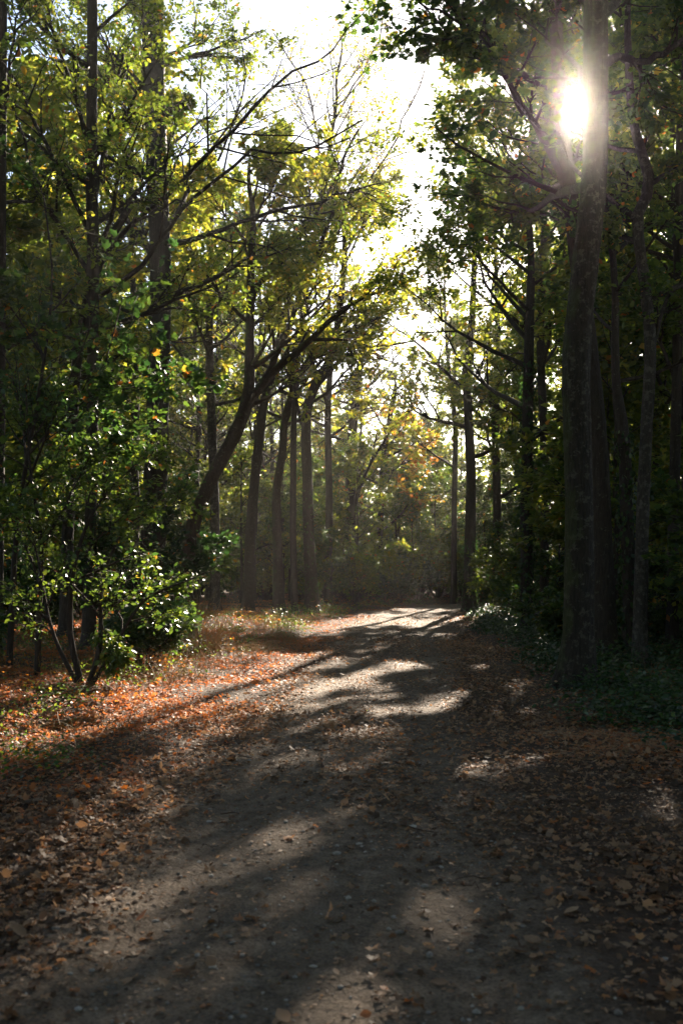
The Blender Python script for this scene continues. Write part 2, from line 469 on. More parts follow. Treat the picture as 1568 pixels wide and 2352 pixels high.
def ivy_leaves(rg, spine, rad, z0, z1, n, size, tint=.12, off=.06):
    z = rg.uniform(z0, z1, n)
    c = np.stack([np.interp(z, spine[:, 2], spine[:, i]) for i in range(3)], 1)
    r = np.interp(z, spine[:, 2], rad)
    th = rg.uniform(0, 2 * pi, n); o = np.stack([np.cos(th), np.sin(th), np.zeros(n)], 1)
    P = c + o * (r + rg.exponential(off, n))[:, None]
    A = unit(np.array([0, 0, -1.0]) + rg.normal(size=(n, 3)) * .5)
    Nn = unit(o + rg.normal(size=(n, 3)) * .45)
    v, f, t = leaf_geo(P, A, Nn, size * rg.uniform(.6, 1.3, n), np.clip(tint + rg.normal(size=n) * .08, 0, 1), 'oval')
    return v, f, t

def hero(name, label, cat, Y, px, H, bark, limbs_px=(), zlo=.4, n1=14, L=4.0, up=.25, face=None, sides=14, seed=1, leaf='oval', relief=0, step=.35,
         mat=None, ivy=None, top=None, group=None, **kw):
    """a single named tree: px = trunk line from the base up (U, V, width)"""
    rg = np.random.default_rng(seed)
    S = px_line(px, Y); R = px_rad(px, Y)
    g = float(ground_z(S[0, 0], S[0, 1]))
    base = np.array([S[0, 0], S[0, 1], g])
    # base of the trunk on the ground
    S[0, 2] = g - .12
    if S[1, 2] < S[0, 2] + .3: S = np.delete(S, 1, 0); R = np.delete(R, 1)
    if S[-1, 2] < H:
        d = unit(S[-1] - S[-2]); n = 4; z0 = S[-1, 2]
        pts, rr = [], []
        for q in range(1, n + 1):
            d = unit(d * .8 + np.array([rg.normal() * .12, rg.normal() * .12, .45]))
            S = np.vstack([S, S[-1] + d * (H - z0) / n]); R = np.append(R, R[-1] + (.02 - R[-1]) * (.25 + .15 * (q == n)) if q < n else .02)
    L_ = np.concatenate([[0], np.cumsum(np.linalg.norm(np.diff(S, axis=0), axis=1))])
    k = max(14, int(L_[-1] / step))
    P = smooth_line(S, k)
    ss = np.linspace(0, L_[-1], k)
    Rd = np.interp(ss, L_, R); Rd = flare(Rd, ss, .45, .35)
    P = P - base
    root = root_at(name, base, label, cat, group)
    v, q = tubes(P[None], Rd[None], sides, .05)
    c = np.repeat(P, sides, 0); o = v - c; th = np.tile(np.arange(sides) * 2 * pi / sides, k); sl = np.repeat(ss, sides)
    f = 1 + .24 * np.exp(-sl / .25) * (.3 + np.sin(5 * th + seed) + .5 * np.sin(3 * th + 2 * seed))
    if relief:
        warp = th * 15 + 1.4 * np.sin(sl * 2.3 + th * 2) + 1.1 * np.sin(sl * 5.1 - th * 3)
        f = f + relief * (np.abs(np.sin(warp)) - .6) + relief * .9 * np.sin(sl * 9 + 3 * np.sin(th * 7)) * np.sin(th * 11 + sl * 3) + relief * 1.2 * np.sin(sl * 1.3 + th)
    v = c + o * f[:, None]
    tv, tq = v, q
    tr = link('trunk', None or bpy.data.meshes.new('trunk'), root)
    limbs = []
    for lp in limbs_px:
        if isinstance(lp, tuple): lp, dy = lp
        else: dy = 0
        c = smooth_line(px_line(lp, Y, dy) - base, 16); r = np.interp(np.linspace(0, 1, 16), np.linspace(0, 1, len(lp)), px_rad(lp, Y)) * .85
        Lc = np.linalg.norm(c[-1] - c[0]); c = c + (rg.normal(size=c.shape) * .011 * Lc).cumsum(0) * np.linspace(0, 1, 16)[:, None] ** .5
        v, q = tubes(c[None], r[None], 8, .05)
        link('limb', make_mesh('limb', v, [q], (bark,)), tr)
        limbs.append((c, r))
    au = limbs_on(rg, P, Rd, zlo * P[-1, 2], n1, L, up, face)
    bl = [blocked(resample(c, 24)[2:] + base, np.random.default_rng(1), .55, 56).any() for c, r in au]
    au = [a for a, x in zip(au, bl) if not x]
    if au:
        A = np.stack([a for a, r in au]); Rr = np.stack([r for a, r in au])
        v, q = tubes(A, Rr, 6, .04)
        tq = np.vstack([tq, q + len(tv)]); tv = np.vstack([tv, v])
    tr.data = make_mesh('trunk', tv, [tq], (bark,))
    tw, lv = tree_geo(rg, limbs + au, base, **kw)
    keep = ~blocked(lv['P'] + base, rg)
    link('crown', crown_mesh('crown', tw, lv, leaf, mat or M_LEAF, keep), root)
    if ivy:
        z0, z1, n, sz = ivy
        v, f, t = ivy_leaves(rg, P, Rd, z0, z1, n, sz)
        link('ivy', make_mesh('ivy', v, [f], (M_GLOSSY,), t), root)
    return root

# ================================================================== SETTING
def sheet(xs, ys, zoff):
    X, Yy = np.meshgrid(xs, ys)
    Z = ground_z(X, Yy) + zoff
    V = np.stack([X, Yy, Z], -1).reshape(-1, 3)
    i = np.arange(X.size).reshape(X.shape)
    Q = np.stack([i[:-1, :-1], i[:-1, 1:], i[1:, 1:], i[1:, :-1]], -1).reshape(-1, 4)
    return V, Q

gx = np.concatenate([np.linspace(-320, -30, 25)[:-1], np.linspace(-30, -8, 60)[:-1], np.linspace(-8, 12, 160)[:-1], np.linspace(12, 34, 60)[:-1], np.linspace(34, 320, 25)])
gy = np.concatenate([np.linspace(-120, -6, 16)[:-1], np.linspace(-6, 26, 260)[:-1], np.linspace(26, 70, 170)[:-1], np.linspace(70, 130, 50)[:-1], np.linspace(130, 520, 20)])
v, q = sheet(gx, gy, 0)
tag(link('ground', make_mesh('ground', v, [q], (M_SOIL,))), 'brown woodland floor under the trees', kind='structure')

py = np.linspace(-10, 68, 900); ps = np.linspace(-1, 1, 25)
PY, PS = np.meshgrid(py, ps, indexing='ij')
edge = 1 + .16 * wav(PY * 0 + np.sign(PS) * 7, PY, 0, 8, .9) + .07 * wav(PY * 0 + np.sign(PS) * 3, PY, 8, 16, 3.5)
slope = np.gradient(path_c(py), py)[:, None]; nrm = np.sqrt(1 + slope ** 2)
off = PS * (path_w(PY) + .25) * edge
PX = path_c(PY) + off / nrm; PYy = PY - off * slope / nrm
v = np.stack([PX, PYy, ground_z(PX, PYy) + .007 - .012 * (np.abs(PS) > .99)], -1).reshape(-1, 3)
i = np.arange(PX.size).reshape(PX.shape)
q = np.stack([i[:-1, :-1], i[:-1, 1:], i[1:, 1:], i[1:, :-1]], -1).reshape(-1, 4)
tag(link('path', make_mesh('path', v, [q], (M_PATH,), (np.abs(PS) ** 2.5).ravel())), 'bare dirt track winding through the wood', kind='structure')

# fallen leaves
def fallen():
    rg = np.random.default_rng(21)
    out = []
    for (y0, y1, x0, x1, dens) in [(2.4, 12, -6, 7, 1250), (12, 26, -9, 11, 800), (26, 46, -9, 13, 300), (46, 72, -8, 22, 60), (-4, 2.4, -4, 4, 60)]:
        n = int((y1 - y0) * (x1 - x0) * dens)
        out.append(np.stack([rg.uniform(x0, x1, n), rg.uniform(y0, y1, n)], 1))
    P = np.vstack(out); x, y = P.T
    d = x - path_c(y); w = path_w(y)
    c = .34 + .66 * smooth(.6, 1.2, np.abs(d) / w * (1 + .15 * wav(x, y, 0, 6, 1.3)))
    c = c * (1 - .75 * np.exp(-((np.abs(d) - .72) / .25) ** 2))
    c = np.maximum(c, .22 * np.exp(-(d / .3) ** 2))
    patch = wav(x, y, 12, 22, 1.6); c = c * np.clip(.62 + .6 * patch, .08, 1.3)
    c = np.where((d > 1.0) & (d < 1.7) & (y < 12), c * .45, c)
    m = rg.random(len(P)) < c
    x, y, d = x[m], y[m], d[m]; n = len(x)
    near = y < 13
    A = rg.normal(size=(n, 3)) * [1, 1, .22]; A = unit(A)
    Nn = unit(rg.normal(size=(n, 3)) * .33 + [0, 0, 1])
    S = np.clip(rg.lognormal(-3.32, .38, n), .014, .085)
    P = np.stack([x, y, ground_z(x, y) + .012 + rg.exponential(.012, n)], 1)
    t = np.clip(rg.normal(.31, .21, n) + .10 * wav(x, y, 4, 12, .8), 0, .66)
    red = smooth(.8, 2.2, -d) * .75 + .18 * smooth(1.5, 3.5, d)
    isred = rg.random(n) < red * .9 * smooth(5, 11, y) + .5 * smooth(1.6, 2.6, -d) * smooth(11, 13, y)
    t = np.where(isred, rg.uniform(.6, .96, n), t)
    # crumbled bits between them
    nb = 95000
    yb = 2.4 + 22 * rg.random(nb) ** 1.5; db = rg.uniform(-2.6, 2.6, nb); xb = path_c(yb) + db
    kb = rg.random(nb) < np.clip(.55 + .5 * wav(xb, yb, 4, 14, 1.1), .1, 1)
    xb, yb = xb[kb], yb[kb]; nb = len(xb)
    crumbs = leaf_geo(np.stack([xb, yb, ground_z(xb, yb) + .012], 1), unit(rg.normal(size=(nb, 3)) * [1, 1, .15]), unit(rg.normal(size=(nb, 3)) * .3 + [0, 0, 1]),
                      rg.uniform(.010, .036, nb), np.clip(rg.normal(.22, .18, nb), 0, .7), 'kite')
    big = near & (rg.random(n) < .75)
    V, F, T = [], [], []; o = 0; polys = {3: []}
    for mk, kd in ((big, 'dry'), (~big & near, 'dryoval'), (~near, 'dryoval')):
        fl = np.where(rg.random(mk.sum()) < .5, 1, -1)[:, None]
        v_, f_, t_ = leaf_geo(P[mk], A[mk], Nn[mk] * fl, S[mk] * (1.0 if kd == 'dry' else 1.15), t[mk], kd)
        V.append(v_); F.append(f_ + o); T.append(t_); o += len(v_)
    ns = 360
    ys = 3 + 24 * rg.random(ns); xs = path_c(ys) + rg.normal(size=ns) * 2.4; az = rg.uniform(0, 6.28, ns); L = rg.uniform(.05, .24, ns)
    s_ = np.linspace(-.5, .5, 5)
    TP = np.stack([xs[:, None] + np.cos(az)[:, None] * L[:, None] * s_, ys[:, None] + np.sin(az)[:, None] * L[:, None] * s_, np.zeros((ns, 5))], -1) + rg.normal(size=(ns, 5, 3)) * .007
    TP[..., 2] += ground_z(TP[..., 0], TP[..., 1]) + .022
    tv_, tq_ = tubes(TP, (L * .010 + .001)[:, None] * (1.1 - s_ * .9)[None], 5)
    V.append(crumbs[0]); F.append(crumbs[1] + o); T.append(crumbs[2]); o += len(crumbs[0]); V.append(tv_); F.append(tq_ + o); T.append(np.full(len(tv_), .02))
    me = make_mesh('fallen_leaves', np.vstack(V), F, (M_FALLEN,), np.concatenate(T))
    tag(link('fallen_leaves', me), 'brown and russet fallen leaves strewn over the path and its verges', 'leaves', kind='stuff')
fallen()

def pebbles():
    rg = np.random.default_rng(44); n = 5200
    y = 2.4 + 26 * rg.random(n) ** 1.6; d = rg.normal(size=n) * .95; x = path_c(y) + d
    g = (1 + 5 ** .5) / 2
    T = unit(np.array([[-1, g, 0], [1, g, 0], [-1, -g, 0], [1, -g, 0], [0, -1, g], [0, 1, g], [0, -1, -g], [0, 1, -g], [g, 0, -1], [g, 0, 1], [-g, 0, -1], [-g, 0, 1]], float))
    F = np.array([[0, 11, 5], [0, 5, 1], [0, 1, 7], [0, 7, 10], [0, 10, 11], [1, 5, 9], [5, 11, 4], [11, 10, 2], [10, 7, 6], [7, 1, 8],
                  [3, 9, 4], [3, 4, 2], [3, 2, 6], [3, 6, 8], [3, 8, 9], [4, 9, 5], [2, 4, 11], [6, 2, 10], [8, 6, 7], [9, 8, 1]])
    S = np.clip(rg.lognormal(-5.0, .5, n), .003, .022)
    sc = rg.uniform(.6, 1.3, (n, 1, 3)) * [1, 1, .6]
    V = T[None] * sc * rg.uniform(.8, 1.2, (n, 12, 1)) * S[:, None, None] + np.stack([x, y, ground_z(x, y) + .008 + S * .15], 1)[:, None]
    f = F[None] + (np.arange(n) * 12)[:, None, None]
    tag(link('pebbles', make_mesh('pebbles', V.reshape(-1, 3), [f.reshape(-1, 3)], (M_STONE,), np.repeat(rg.random(n), 12), False)), 'small grey pebbles pressed into the dirt track', 'pebbles', kind='stuff')
pebbles()

# ================================================================== MAIN TREES, TWO OF THEM ADDED TO SHADE THE FOREGROUND
YG = .50   # yellow green, lit
hero('tall_tree', 'tall thick trunk with dark rough bark standing on the left bank', 'tree', 27.5,
     [(350, 1440, 66), (352, 1200, 56), (362, 950, 50), (368, 650, 48), (360, 400, 50), (352, 150, 54), (350, 0, 54), (345, -160, 48)], 21, M_BARK,
     [[(352, 300, 30), (300, 285, 26), (240, 320, 24), (180, 350, 22), (100, 400, 16), (30, 470, 8)],
      [(372, 270, 30), (400, 250, 26), (432, 236, 22)],
      ([(360, 560, 18), (420, 555, 14), (560, 520, 11), (720, 478, 8), (900, 440, 4)], -2),
      ([(355, 160, 12), (430, 130, 9), (510, 100, 6), (580, 70, 3)], -2)],
     zlo=.40, n1=18, L=4.4, face=3.0, seed=3, size=.105, tint=.42, n2=9, n3=6, nl=18, ivy=(.2, 4.0, 260, .08))
hero('slender_tree', 'slim dark forked tree left of the tall thick trunk', 'tree', 19,
     [(205, 1480, 30), (208, 1200, 28), (212, 900, 26), (213, 600, 28), (210, 330, 26), (212, 0, 24)], 15, M_BARK,
     [[(212, 560, 14), (150, 400, 12), (100, 270, 10), (30, 110, 6)],
      [(212, 380, 14), (170, 240, 12), (140, 120, 10), (115, 0, 8)],
      [(214, 480, 12), (245, 330, 12), (275, 150, 10), (310, 0, 8)],
      [(212, 640, 14), (130, 500, 11), (40, 330, 8), (0, 240, 6)]],
     zlo=.35, n1=12, L=3.0, seed=5, size=.085, tint=.41, n2=9, n3=6, nl=15)
hero('slim_tree', 'slim dark trunk cut by the left edge of the photo', 'tree', 17,
     [(-6, 1500, 24), (0, 1000, 22), (4, 500, 20), (8, 0, 18)], 13, M_BARK, zlo=.4, n1=9, L=2.4, seed=6, size=.11, tint=.36, n2=7, n3=6, nl=11)
hero('arching_tree', 'young tree whose long bare limbs cross the tall thick trunk', 'tree', 21,
     [(150, 1480, 30), (160, 1100, 26), (180, 800, 24), (230, 600, 20), (300, 470, 16)], 8.5, M_BARK,
     [([(235, 590, 16), (330, 500, 13), (450, 390, 11), (560, 300, 9), (700, 200, 5), (850, 75, 2)], -2),
      ([(200, 700, 16), (300, 620, 14), (400, 480, 12), (500, 370, 10), (560, 345, 8), (640, 345, 6), (790, 270, 4)], -2),
      [(500, 370, 7), (545, 250, 6), (560, 130, 4), (540, 60, 2)], [(300, 520, 8), (380, 380, 6), (520, 300, 4), (620, 290, 3)]],
     zlo=.5, n1=5, L=2.2, seed=8, size=.09, tint=.46, n2=9, n3=5, nl=4, t0=.15)
hero('leaning_tree', 'mossy forked trunk leaning right over the path edge with yellow lit leaves', 'tree', 31,
     [(415, 1425, 40), (440, 1220, 34), (490, 1090, 31), (545, 985, 31), (570, 900, 28), (573, 780, 20), (575, 650, 20), (580, 500, 16)], 15, M_MOSSY,
     [[(565, 930, 26), (610, 870, 22), (650, 825, 18), (710, 765, 14), (790, 690, 10), (900, 625, 6)],
      [(600, 880, 16), (650, 790, 14), (690, 690, 12), (760, 560, 10), (800, 420, 7)],
      [(575, 700, 14), (620, 610, 12), (700, 500, 10), (800, 300, 6)]],
     zlo=.42, n1=12, L=3.6, face=-.3, seed=9, size=.15, tint=.54, n2=10, n3=6, nl=16, tilt=.35)
hero('pale_tree', 'thin pale grey trunk behind the leaning mossy trunk', 'tree', 36,
     [(492, 1420, 24), (494, 1250, 22), (490, 1100, 22), (486, 980, 20), (480, 760, 18), (484, 500, 15)], 16, M_GREYB, zlo=.45, n1=12, L=3.2, seed=10, leaf='kite', size=.17, tint=.42, n2=8, n3=5, nl=12)
hero('tilted_tree', 'dark trunk tilting right with a faint lean beside the leaning mossy trunk', 'tree', 37,
     [(568, 1400, 26), (576, 1200, 24), (590, 1050, 22), (605, 930, 20), (625, 840, 18), (660, 700, 14)], 17, M_BARK,
     [[(612, 900, 12), (660, 800, 10), (720, 700, 8), (760, 600, 5)]], zlo=.45, n1=12, L=3.6, face=-.4, seed=12, leaf='kite', size=.16, tint=.50, n2=9, n3=6, nl=15)
hero('bent_tree', 'brown bent trunk, first of a pair close to the path', 'tree', 39,
     [(640, 1385, 28), (636, 1250, 22), (634, 1130, 20), (648, 1040, 18), (656, 950, 17), (700, 840, 16), (760, 770, 12)], 14, M_MOSSY,
     [[(655, 970, 12), (720, 850, 10), (800, 800, 8), (910, 770, 4)]], zlo=.5, n1=12, L=3.6, face=-.3, seed=13, leaf='kite', size=.16, tint=.53, n2=9, n3=6, nl=15)
hero('stout_tree', 'stout dark trunk, second of a pair close to the path', 'tree', 40,
     [(718, 1375, 33), (708, 1220, 26), (705, 1100, 24), (703, 960, 23), (725, 880, 22), (765, 800, 18), (790, 600, 14), (785, 480, 8)], 15.5, M_BARK,
     [[(704, 1000, 14), (680, 900, 12), (690, 800, 9), (720, 690, 6)],
      [(720, 890, 14), (800, 820, 11), (880, 790, 8), (960, 770, 4)]], zlo=.48, n1=13, L=4.0, face=-.2, seed=14, leaf='kite', size=.17, tint=.52, n2=9, n3=6, nl=15, ivy=(.3, 5, 300, .1))
hero('airy_tree', 'thin half bare tree with fine twigs spreading against the bright sky', 'tree', 38,
     [(676, 1390, 16), (672, 1150, 15), (680, 850, 13), (720, 560, 11), (770, 250, 8)], 23, M_BARK,
     [[(690, 760, 8), (760, 520, 6), (850, 330, 5), (930, 120, 3)], [(740, 420, 6), (720, 250, 5), (660, 60, 3)], [(765, 280, 6), (840, 130, 4), (880, -30, 3)]],
     zlo=.42, n1=20, L=4.8, seed=35, leaf='kite', size=.11, tint=.6, n2=11, n3=8, nl=2, face=-.3)
hero('dim_tree', 'thin dark stem in the shade right of the pair by the path', 'tree', 47,
     [(752, 1350, 18), (755, 1150, 17), (752, 960, 15), (760, 800, 12)], 16, M_BARK, zlo=.45, n1=11, L=3.2, seed=15, leaf='kite', size=.2, tint=.44, n2=7, n3=5, nl=12)
hero('straight_tree', 'straight dark trunk at the middle of the photo where the path bends', 'tree', 52,
     [(797, 1340, 28), (800, 1200, 26), (806, 1080, 24), (812, 950, 20), (830, 800, 14)], 17, M_BARK,
     [[(806, 1180, 12), (835, 1110, 11), (860, 1060, 9), (900, 990, 6)]], zlo=.4, n1=13, L=4, seed=16, leaf='kite', size=.22, tint=.58, n2=8, n3=6, nl=12)
hero('autumn_tree', 'orange and yellow leaved tree over the bend of the path', 'tree', 57,
     [(868, 1345, 16), (872, 1200, 15), (880, 1050, 13), (905, 900, 10)], 13, M_BARK, zlo=.3, n1=14, L=4.2, face=-.6, seed=17, leaf='kite', size=.22, tint=.74, tsd=.08, n2=8, n3=6, nl=12)
hero('roadside_tree', 'dark narrow trunk with ivy at the right edge of the far path', 'tree', 44,
     [(1076, 1400, 30), (1078, 1250, 26), (1080, 1100, 23), (1074, 950, 20), (1070, 850, 19), (1082, 740, 16), (1090, 560, 12)], 20, M_BARK,
     [[(1072, 900, 8), (1110, 820, 6), (1150, 730, 4)]], zlo=.34, n1=20, L=4.2, seed=38, leaf='kite', size=.19, tint=.50, n2=9, n3=6, nl=16, ivy=(.1, 3.4, 420, .13))
hero('thin_tree', 'thin dark stem just behind the narrow roadside trunk', 'tree', 54,
     [(1040, 1380, 14), (1042, 1150, 13), (1044, 980, 11)], 19, M_BARK, zlo=.3, n1=18, L=4.2, seed=28, leaf='kite', size=.22, tint=.52, n2=9, n3=6, nl=14)
hero('leafy_tree', 'broad leafy tree rising between the roadside trunk and the ivy covered trunk', 'tree', 49,
     [(1138, 1380, 20), (1140, 1150, 19), (1136, 980, 17), (1142, 800, 14)], 21, M_BARK, zlo=.25, n1=22, L=4.6, seed=29, leaf='kite', size=.2, tint=.46, n2=9, n3=6, nl=16)
hero('ivy_tree', 'ivy covered trunk in the shade right of the narrow roadside trunk', 'tree', 27,
     [(1206, 1400, 28), (1208, 1150, 28), (1210, 950, 26), (1214, 760, 22), (1218, 600, 16)], 17, M_BARK, zlo=.30, n1=25, L=4.4, face=2.8, seed=19, size=.12, tint=.44, n2=9, n3=7, nl=12, ivy=(.2, 7.5, 1300, .11))
hero('big_tree', 'biggest trunk with lichen on dark bark right of the path', 'tree', 14.2,
     [(1322, 1580, 84), (1326, 1450, 68), (1328, 1150, 62), (1322, 850, 64), (1342, 600, 60), (1364, 380, 56), (1366, 150, 56), (1366, -100, 54)], 19, M_LICHEN,
     [([(1368, 160, 26), (1440, 120, 22), (1500, 130, 20), (1580, 60, 14)], 1),
      ([(1362, 30, 20), (1290, -60, 18), (1220, -110, 14), (1130, -150, 8)], 1)],
     zlo=.38, n1=18, L=4.8, face=2.0, sides=72, relief=.016, step=.10, seed=20, leaf='maple', size=.105, tint=.22, n2=10, n3=7, nl=15)
hero('forked_tree', 'forked trunk behind the biggest trunk with the sun shining beside it', 'tree', 18,
     [(1388, 1470, 56), (1382, 1250, 44), (1372, 1000, 40), (1352, 800, 38), (1324, 600, 36), (1312, 480, 36), (1296, 350, 32), (1282, 180, 30), (1272, 0, 30)], 18, M_BARK,
     [[(1322, 500, 24), (1282, 415, 22), (1245, 350, 20), (1195, 255, 16), (1140, 170, 12), (1100, 60, 8)],
      [(1200, 265, 12), (1130, 120, 10), (1060, 70, 9), (960, 25, 5)]],
     zlo=.40, n1=12, L=4.2, face=2.0, sides=48, relief=.016, step=.14, seed=21, leaf='maple', size=.11, tint=.27, n2=10, n3=7, nl=15)
hero('added_green_tree', 'dense green tree added behind the biggest trunk to shade the foreground', 'tree', 32,  # extra tree, put in so its crown keeps sun off the foreground
     [(1246, 1400, 22), (1250, 1100, 20), (1240, 800, 18), (1244, 600, 15)], 19, M_BARK, zlo=.34, n1=23, L=4.6, seed=33, size=.14, tint=.46, n2=9, n3=6, nl=11)
hero('added_shadowy_tree', 'dense tree added between the biggest trunk and the crooked trunk for foreground shade', 'tree', 35,  # second added sun blocker for the near part of the path
     [(1416, 1400, 22), (1418, 1100, 20), (1420, 800, 18), (1416, 600, 15)], 20, M_BARK, zlo=.32, n1=17, L=4.4, seed=34, size=.14, tint=.40, n2=9, n3=6, nl=11)
hero('shaded_tree', 'dark ivy clad trunk right of the biggest trunk', 'tree', 20,
     [(1446, 1470, 34), (1440, 1250, 32), (1430, 1000, 28), (1412, 860, 20), (1410, 650, 16)], 13, M_BARK, zlo=.42, n1=11, L=3, seed=22, size=.13, tint=.3, n2=8, n3=6, nl=11, ivy=(.1, 4.5, 700, .11))
hero('crooked_tree', 'crooked grey barked trunk with a fork high up near the right edge', 'tree', 17,
     [(1464, 1500, 34), (1472, 1250, 30), (1482, 1000, 28), (1492, 800, 28), (1478, 650, 26), (1462, 500, 26), (1490, 420, 26), (1452, 280, 20), (1440, 100, 16)], 14, M_GREYB,
     [[(1488, 425, 16), (1530, 400, 14), (1580, 375, 10)], [(1468, 510, 10), (1420, 505, 9), (1390, 525, 6)],
      [(1486, 830, 14), (1530, 690, 12), (1580, 640, 8)]], zlo=.45, n1=12, L=3.2, face=2.8, seed=23, size=.12, tint=.28, n2=8, n3=6, nl=12)
hero('edge_tree', 'thin dark trunk at the right edge of the photo with leaning branches', 'tree', 21,
     [(1540, 1480, 28), (1545, 1200, 26), (1552, 900, 24), (1556, 600, 22), (1560, 300, 18)], 15, M_BARK,
     [[(1550, 880, 12), (1500, 760, 10), (1470, 680, 6)]], zlo=.4, n1=12, L=3.2, face=2.8, seed=24, size=.14, tint=.3, n2=8, n3=6, nl=12)

# ================================================================== WOOD BEHIND, SAPLINGS AND BUSHES
def archetype(seed, H, r, zlo, n1, L, bark, **kw):
    rg = np.random.default_rng(seed)
    k = 16
    z = np.linspace(-.15, H, k)
    P = np.stack([np.cumsum(rg.normal(size=k)) * .07 * H / 18, np.cumsum(rg.normal(size=k)) * .07 * H / 18, z], 1); P[:, :2] -= P[0, :2]
    R = flare(r * (1 - .88 * np.linspace(0, 1, k) ** 1.2), z + .15, .4, .4)
    limbs = limbs_on(rg, P, R, zlo * H, n1, L, .2)
    v, q = tubes(P[None], R[None], 9, .05)
    A = np.stack([a for a, _ in limbs]); Rr = np.stack([b for _, b in limbs])
    v2, q2 = tubes(A, Rr, 5, .03)
    tr = make_mesh('trunk', np.vstack([v, v2]), [q, q2 + len(v)], (bark,))
    tw, lv = tree_geo(rg, limbs, **kw)
    return dict(trunk=tr, tw=tw, lv=lv, crown=crown_mesh('crown', tw, lv, 'kite', M_LEAF), H=H)

def bush_arch(seed, H, n, L, mat, kind='kite', **kw):
    """many stems from the ground"""
    rg = np.random.default_rng(seed)
    st = []
    for q in range(n):
        az = q * 2.4 + rg.uniform(-.4, .4); el = rg.uniform(.75, 1.45)
        d = np.array([math.cos(az) * math.cos(el), math.sin(az) * math.cos(el), math.sin(el)])
        s = np.linspace(0, 1, 8); l = H * rg.uniform(.7, 1.1)
        c = np.array([math.cos(az), math.sin(az), 0]) * .12 + d * (l * s)[:, None] + (rg.normal(size=(8, 3)) * .05 * l) * s[:, None]
        c[:, 2] -= .15 * l * s ** 2; c[0, 2] = -.1
        st.append((c, (.012 + .006 * H) * (1 - .8 * s)))
    v, q_ = tubes(np.stack([a for a, _ in st]), np.stack([b for _, b in st]), 5, .03)
    stem = make_mesh('stems', v, [q_], (M_TWIG,))
    tw, lv = tree_geo(rg, st, **kw)
    return dict(trunk=stem, tw=tw, lv=lv, crown=crown_mesh('leaves', tw, lv, kind, mat), H=H, kind=kind, mat=mat)

def place(arch, name, loc, rz, s, label, cat, group, parts=('trunk', 'crown')):
    root = root_at(name, loc, label, cat, group)
    root.rotation_euler = (0, 0, rz); root.scale = (s, s, s)
    a = link(parts[0], arch['trunk'], root)
    rg = np.random.default_rng(int(abs(loc[0] * 97 + loc[1] * 31) * 100) % 99991)
    c, sn = math.cos(rz), math.sin(rz)
    Pw = arch['lv']['P'] @ np.array([[c, sn, 0], [-sn, c, 0], [0, 0, 1]]) * s + np.array(loc)
    b = blocked(Pw, rg)
    me = arch['crown'] if b.mean() < .004 else crown_mesh(parts[1], arch['tw'], arch['lv'], arch.get('kind', 'kite'), arch.get('mat', M_LEAF), ~b)
    link(parts[1], me, root)
    return root

TALL = [archetype(31, 19, .20, .30, 17, 4.0, M_BARK, n2=9, n3=5, nl=15, size=.25, tint=.34, tsd=.07),
        archetype(32, 21, .24, .36, 16, 4.4, M_MOSSY, n2=9, n3=5, nl=15, size=.26, tint=.46, tsd=.07),
        archetype(33, 17, .16, .28, 16, 3.5, M_BARK, n2=9, n3=5, nl=15, size=.24, tint=.40, tsd=.07),
        archetype(34, 20, .22, .4, 16, 4.3, M_GREYB, n2=9, n3=5, nl=15, size=.26, tint=.56, tsd=.07)]
SAP = [archetype(41, 7.0, .06, .12, 18, 2.2, M_BARK, n2=9, n3=5, nl=11, size=.17, tint=.3, tilt=.3, flat=.25),
       archetype(42, 8.5, .075, .15, 18, 2.5, M_BARK, n2=9, n3=5, nl=11, size=.18, tint=.44, tilt=.3, flat=.25),
       archetype(43, 5.0, .045, .1, 16, 1.8, M_BARK, n2=9, n3=5, nl=11, size=.15, tint=.24, tilt=.35, flat=.3)]
BUSH = [bush_arch(51, 2.2, 14, 2, M_GLOSSY, n2=8, n3=6, nl=9, size=.12, tint=.16),
        bush_arch(52, 1.5, 14, 1.5, M_GLOSSY, n2=8, n3=6, nl=9, size=.11, tint=.24),
        bush_arch(53, 2.8, 14, 2, M_LEAF, n2=9, n3=6, nl=9, size=.14, tint=.38)]

rg = np.random.default_rng(77)
heroes = [np.array(o.location[:2]) for o in COL.objects if o.parent is None and o.get('category') == 'tree']
spots = list(heroes)
def try_spot(x, y, gap):
    p = np.array([x, y])
    for s in spots:
        if np.linalg.norm(s - p) < gap: return False
    spots.append(p); return True

def trunk_clear(x, y, h):
    z = np.linspace(.2, h, 40); P = np.stack([np.full(40, x), np.full(40, y), z], 1)
    return not blocked(P, np.random.default_rng(0), .8, 56).any()

GT = {'L': ('slim background tree standing in the wood left of the path', 'background trees in the wood left of the path'),
      'R': ('slim background tree standing in the dark wood right of the path', 'background trees in the wood right of the path')}
nt_ = 0
for _ in range(5000):
    if nt_ >= 116: break
    y = rg.uniform(24, 88); x = rg.uniform(-.42, .46) * (y + 8) + 1
    d = x - float(path_c(y))
    if d > 0 and rg.random() < .5: continue
    if y > 58 and -6 < x < 26 and rg.random() < .5: continue
    if abs(d) < 4.6 + max(0, (y - 50) * .03): continue
    if y < 30 and -9 < x < 1: continue
    if d < 0 and y < 47 and -.2 < x / y < .05: continue
    if not trunk_clear(x, y, 18) or not try_spot(x, y, 3.0): continue
    side = 'L' if d < 0 else 'R'
    cap = (1.6 + .27 * y) / 20 if -.08 < x / y < .12 else 1.1
    place(TALL[rg.integers(4)], 'background_tree', (x, y, float(ground_z(x, y))), rg.uniform(0, 6.28), min(cap, rg.uniform(.78, 1.0)), GT[side][0], 'tree', GT[side][1])
    nt_ += 1
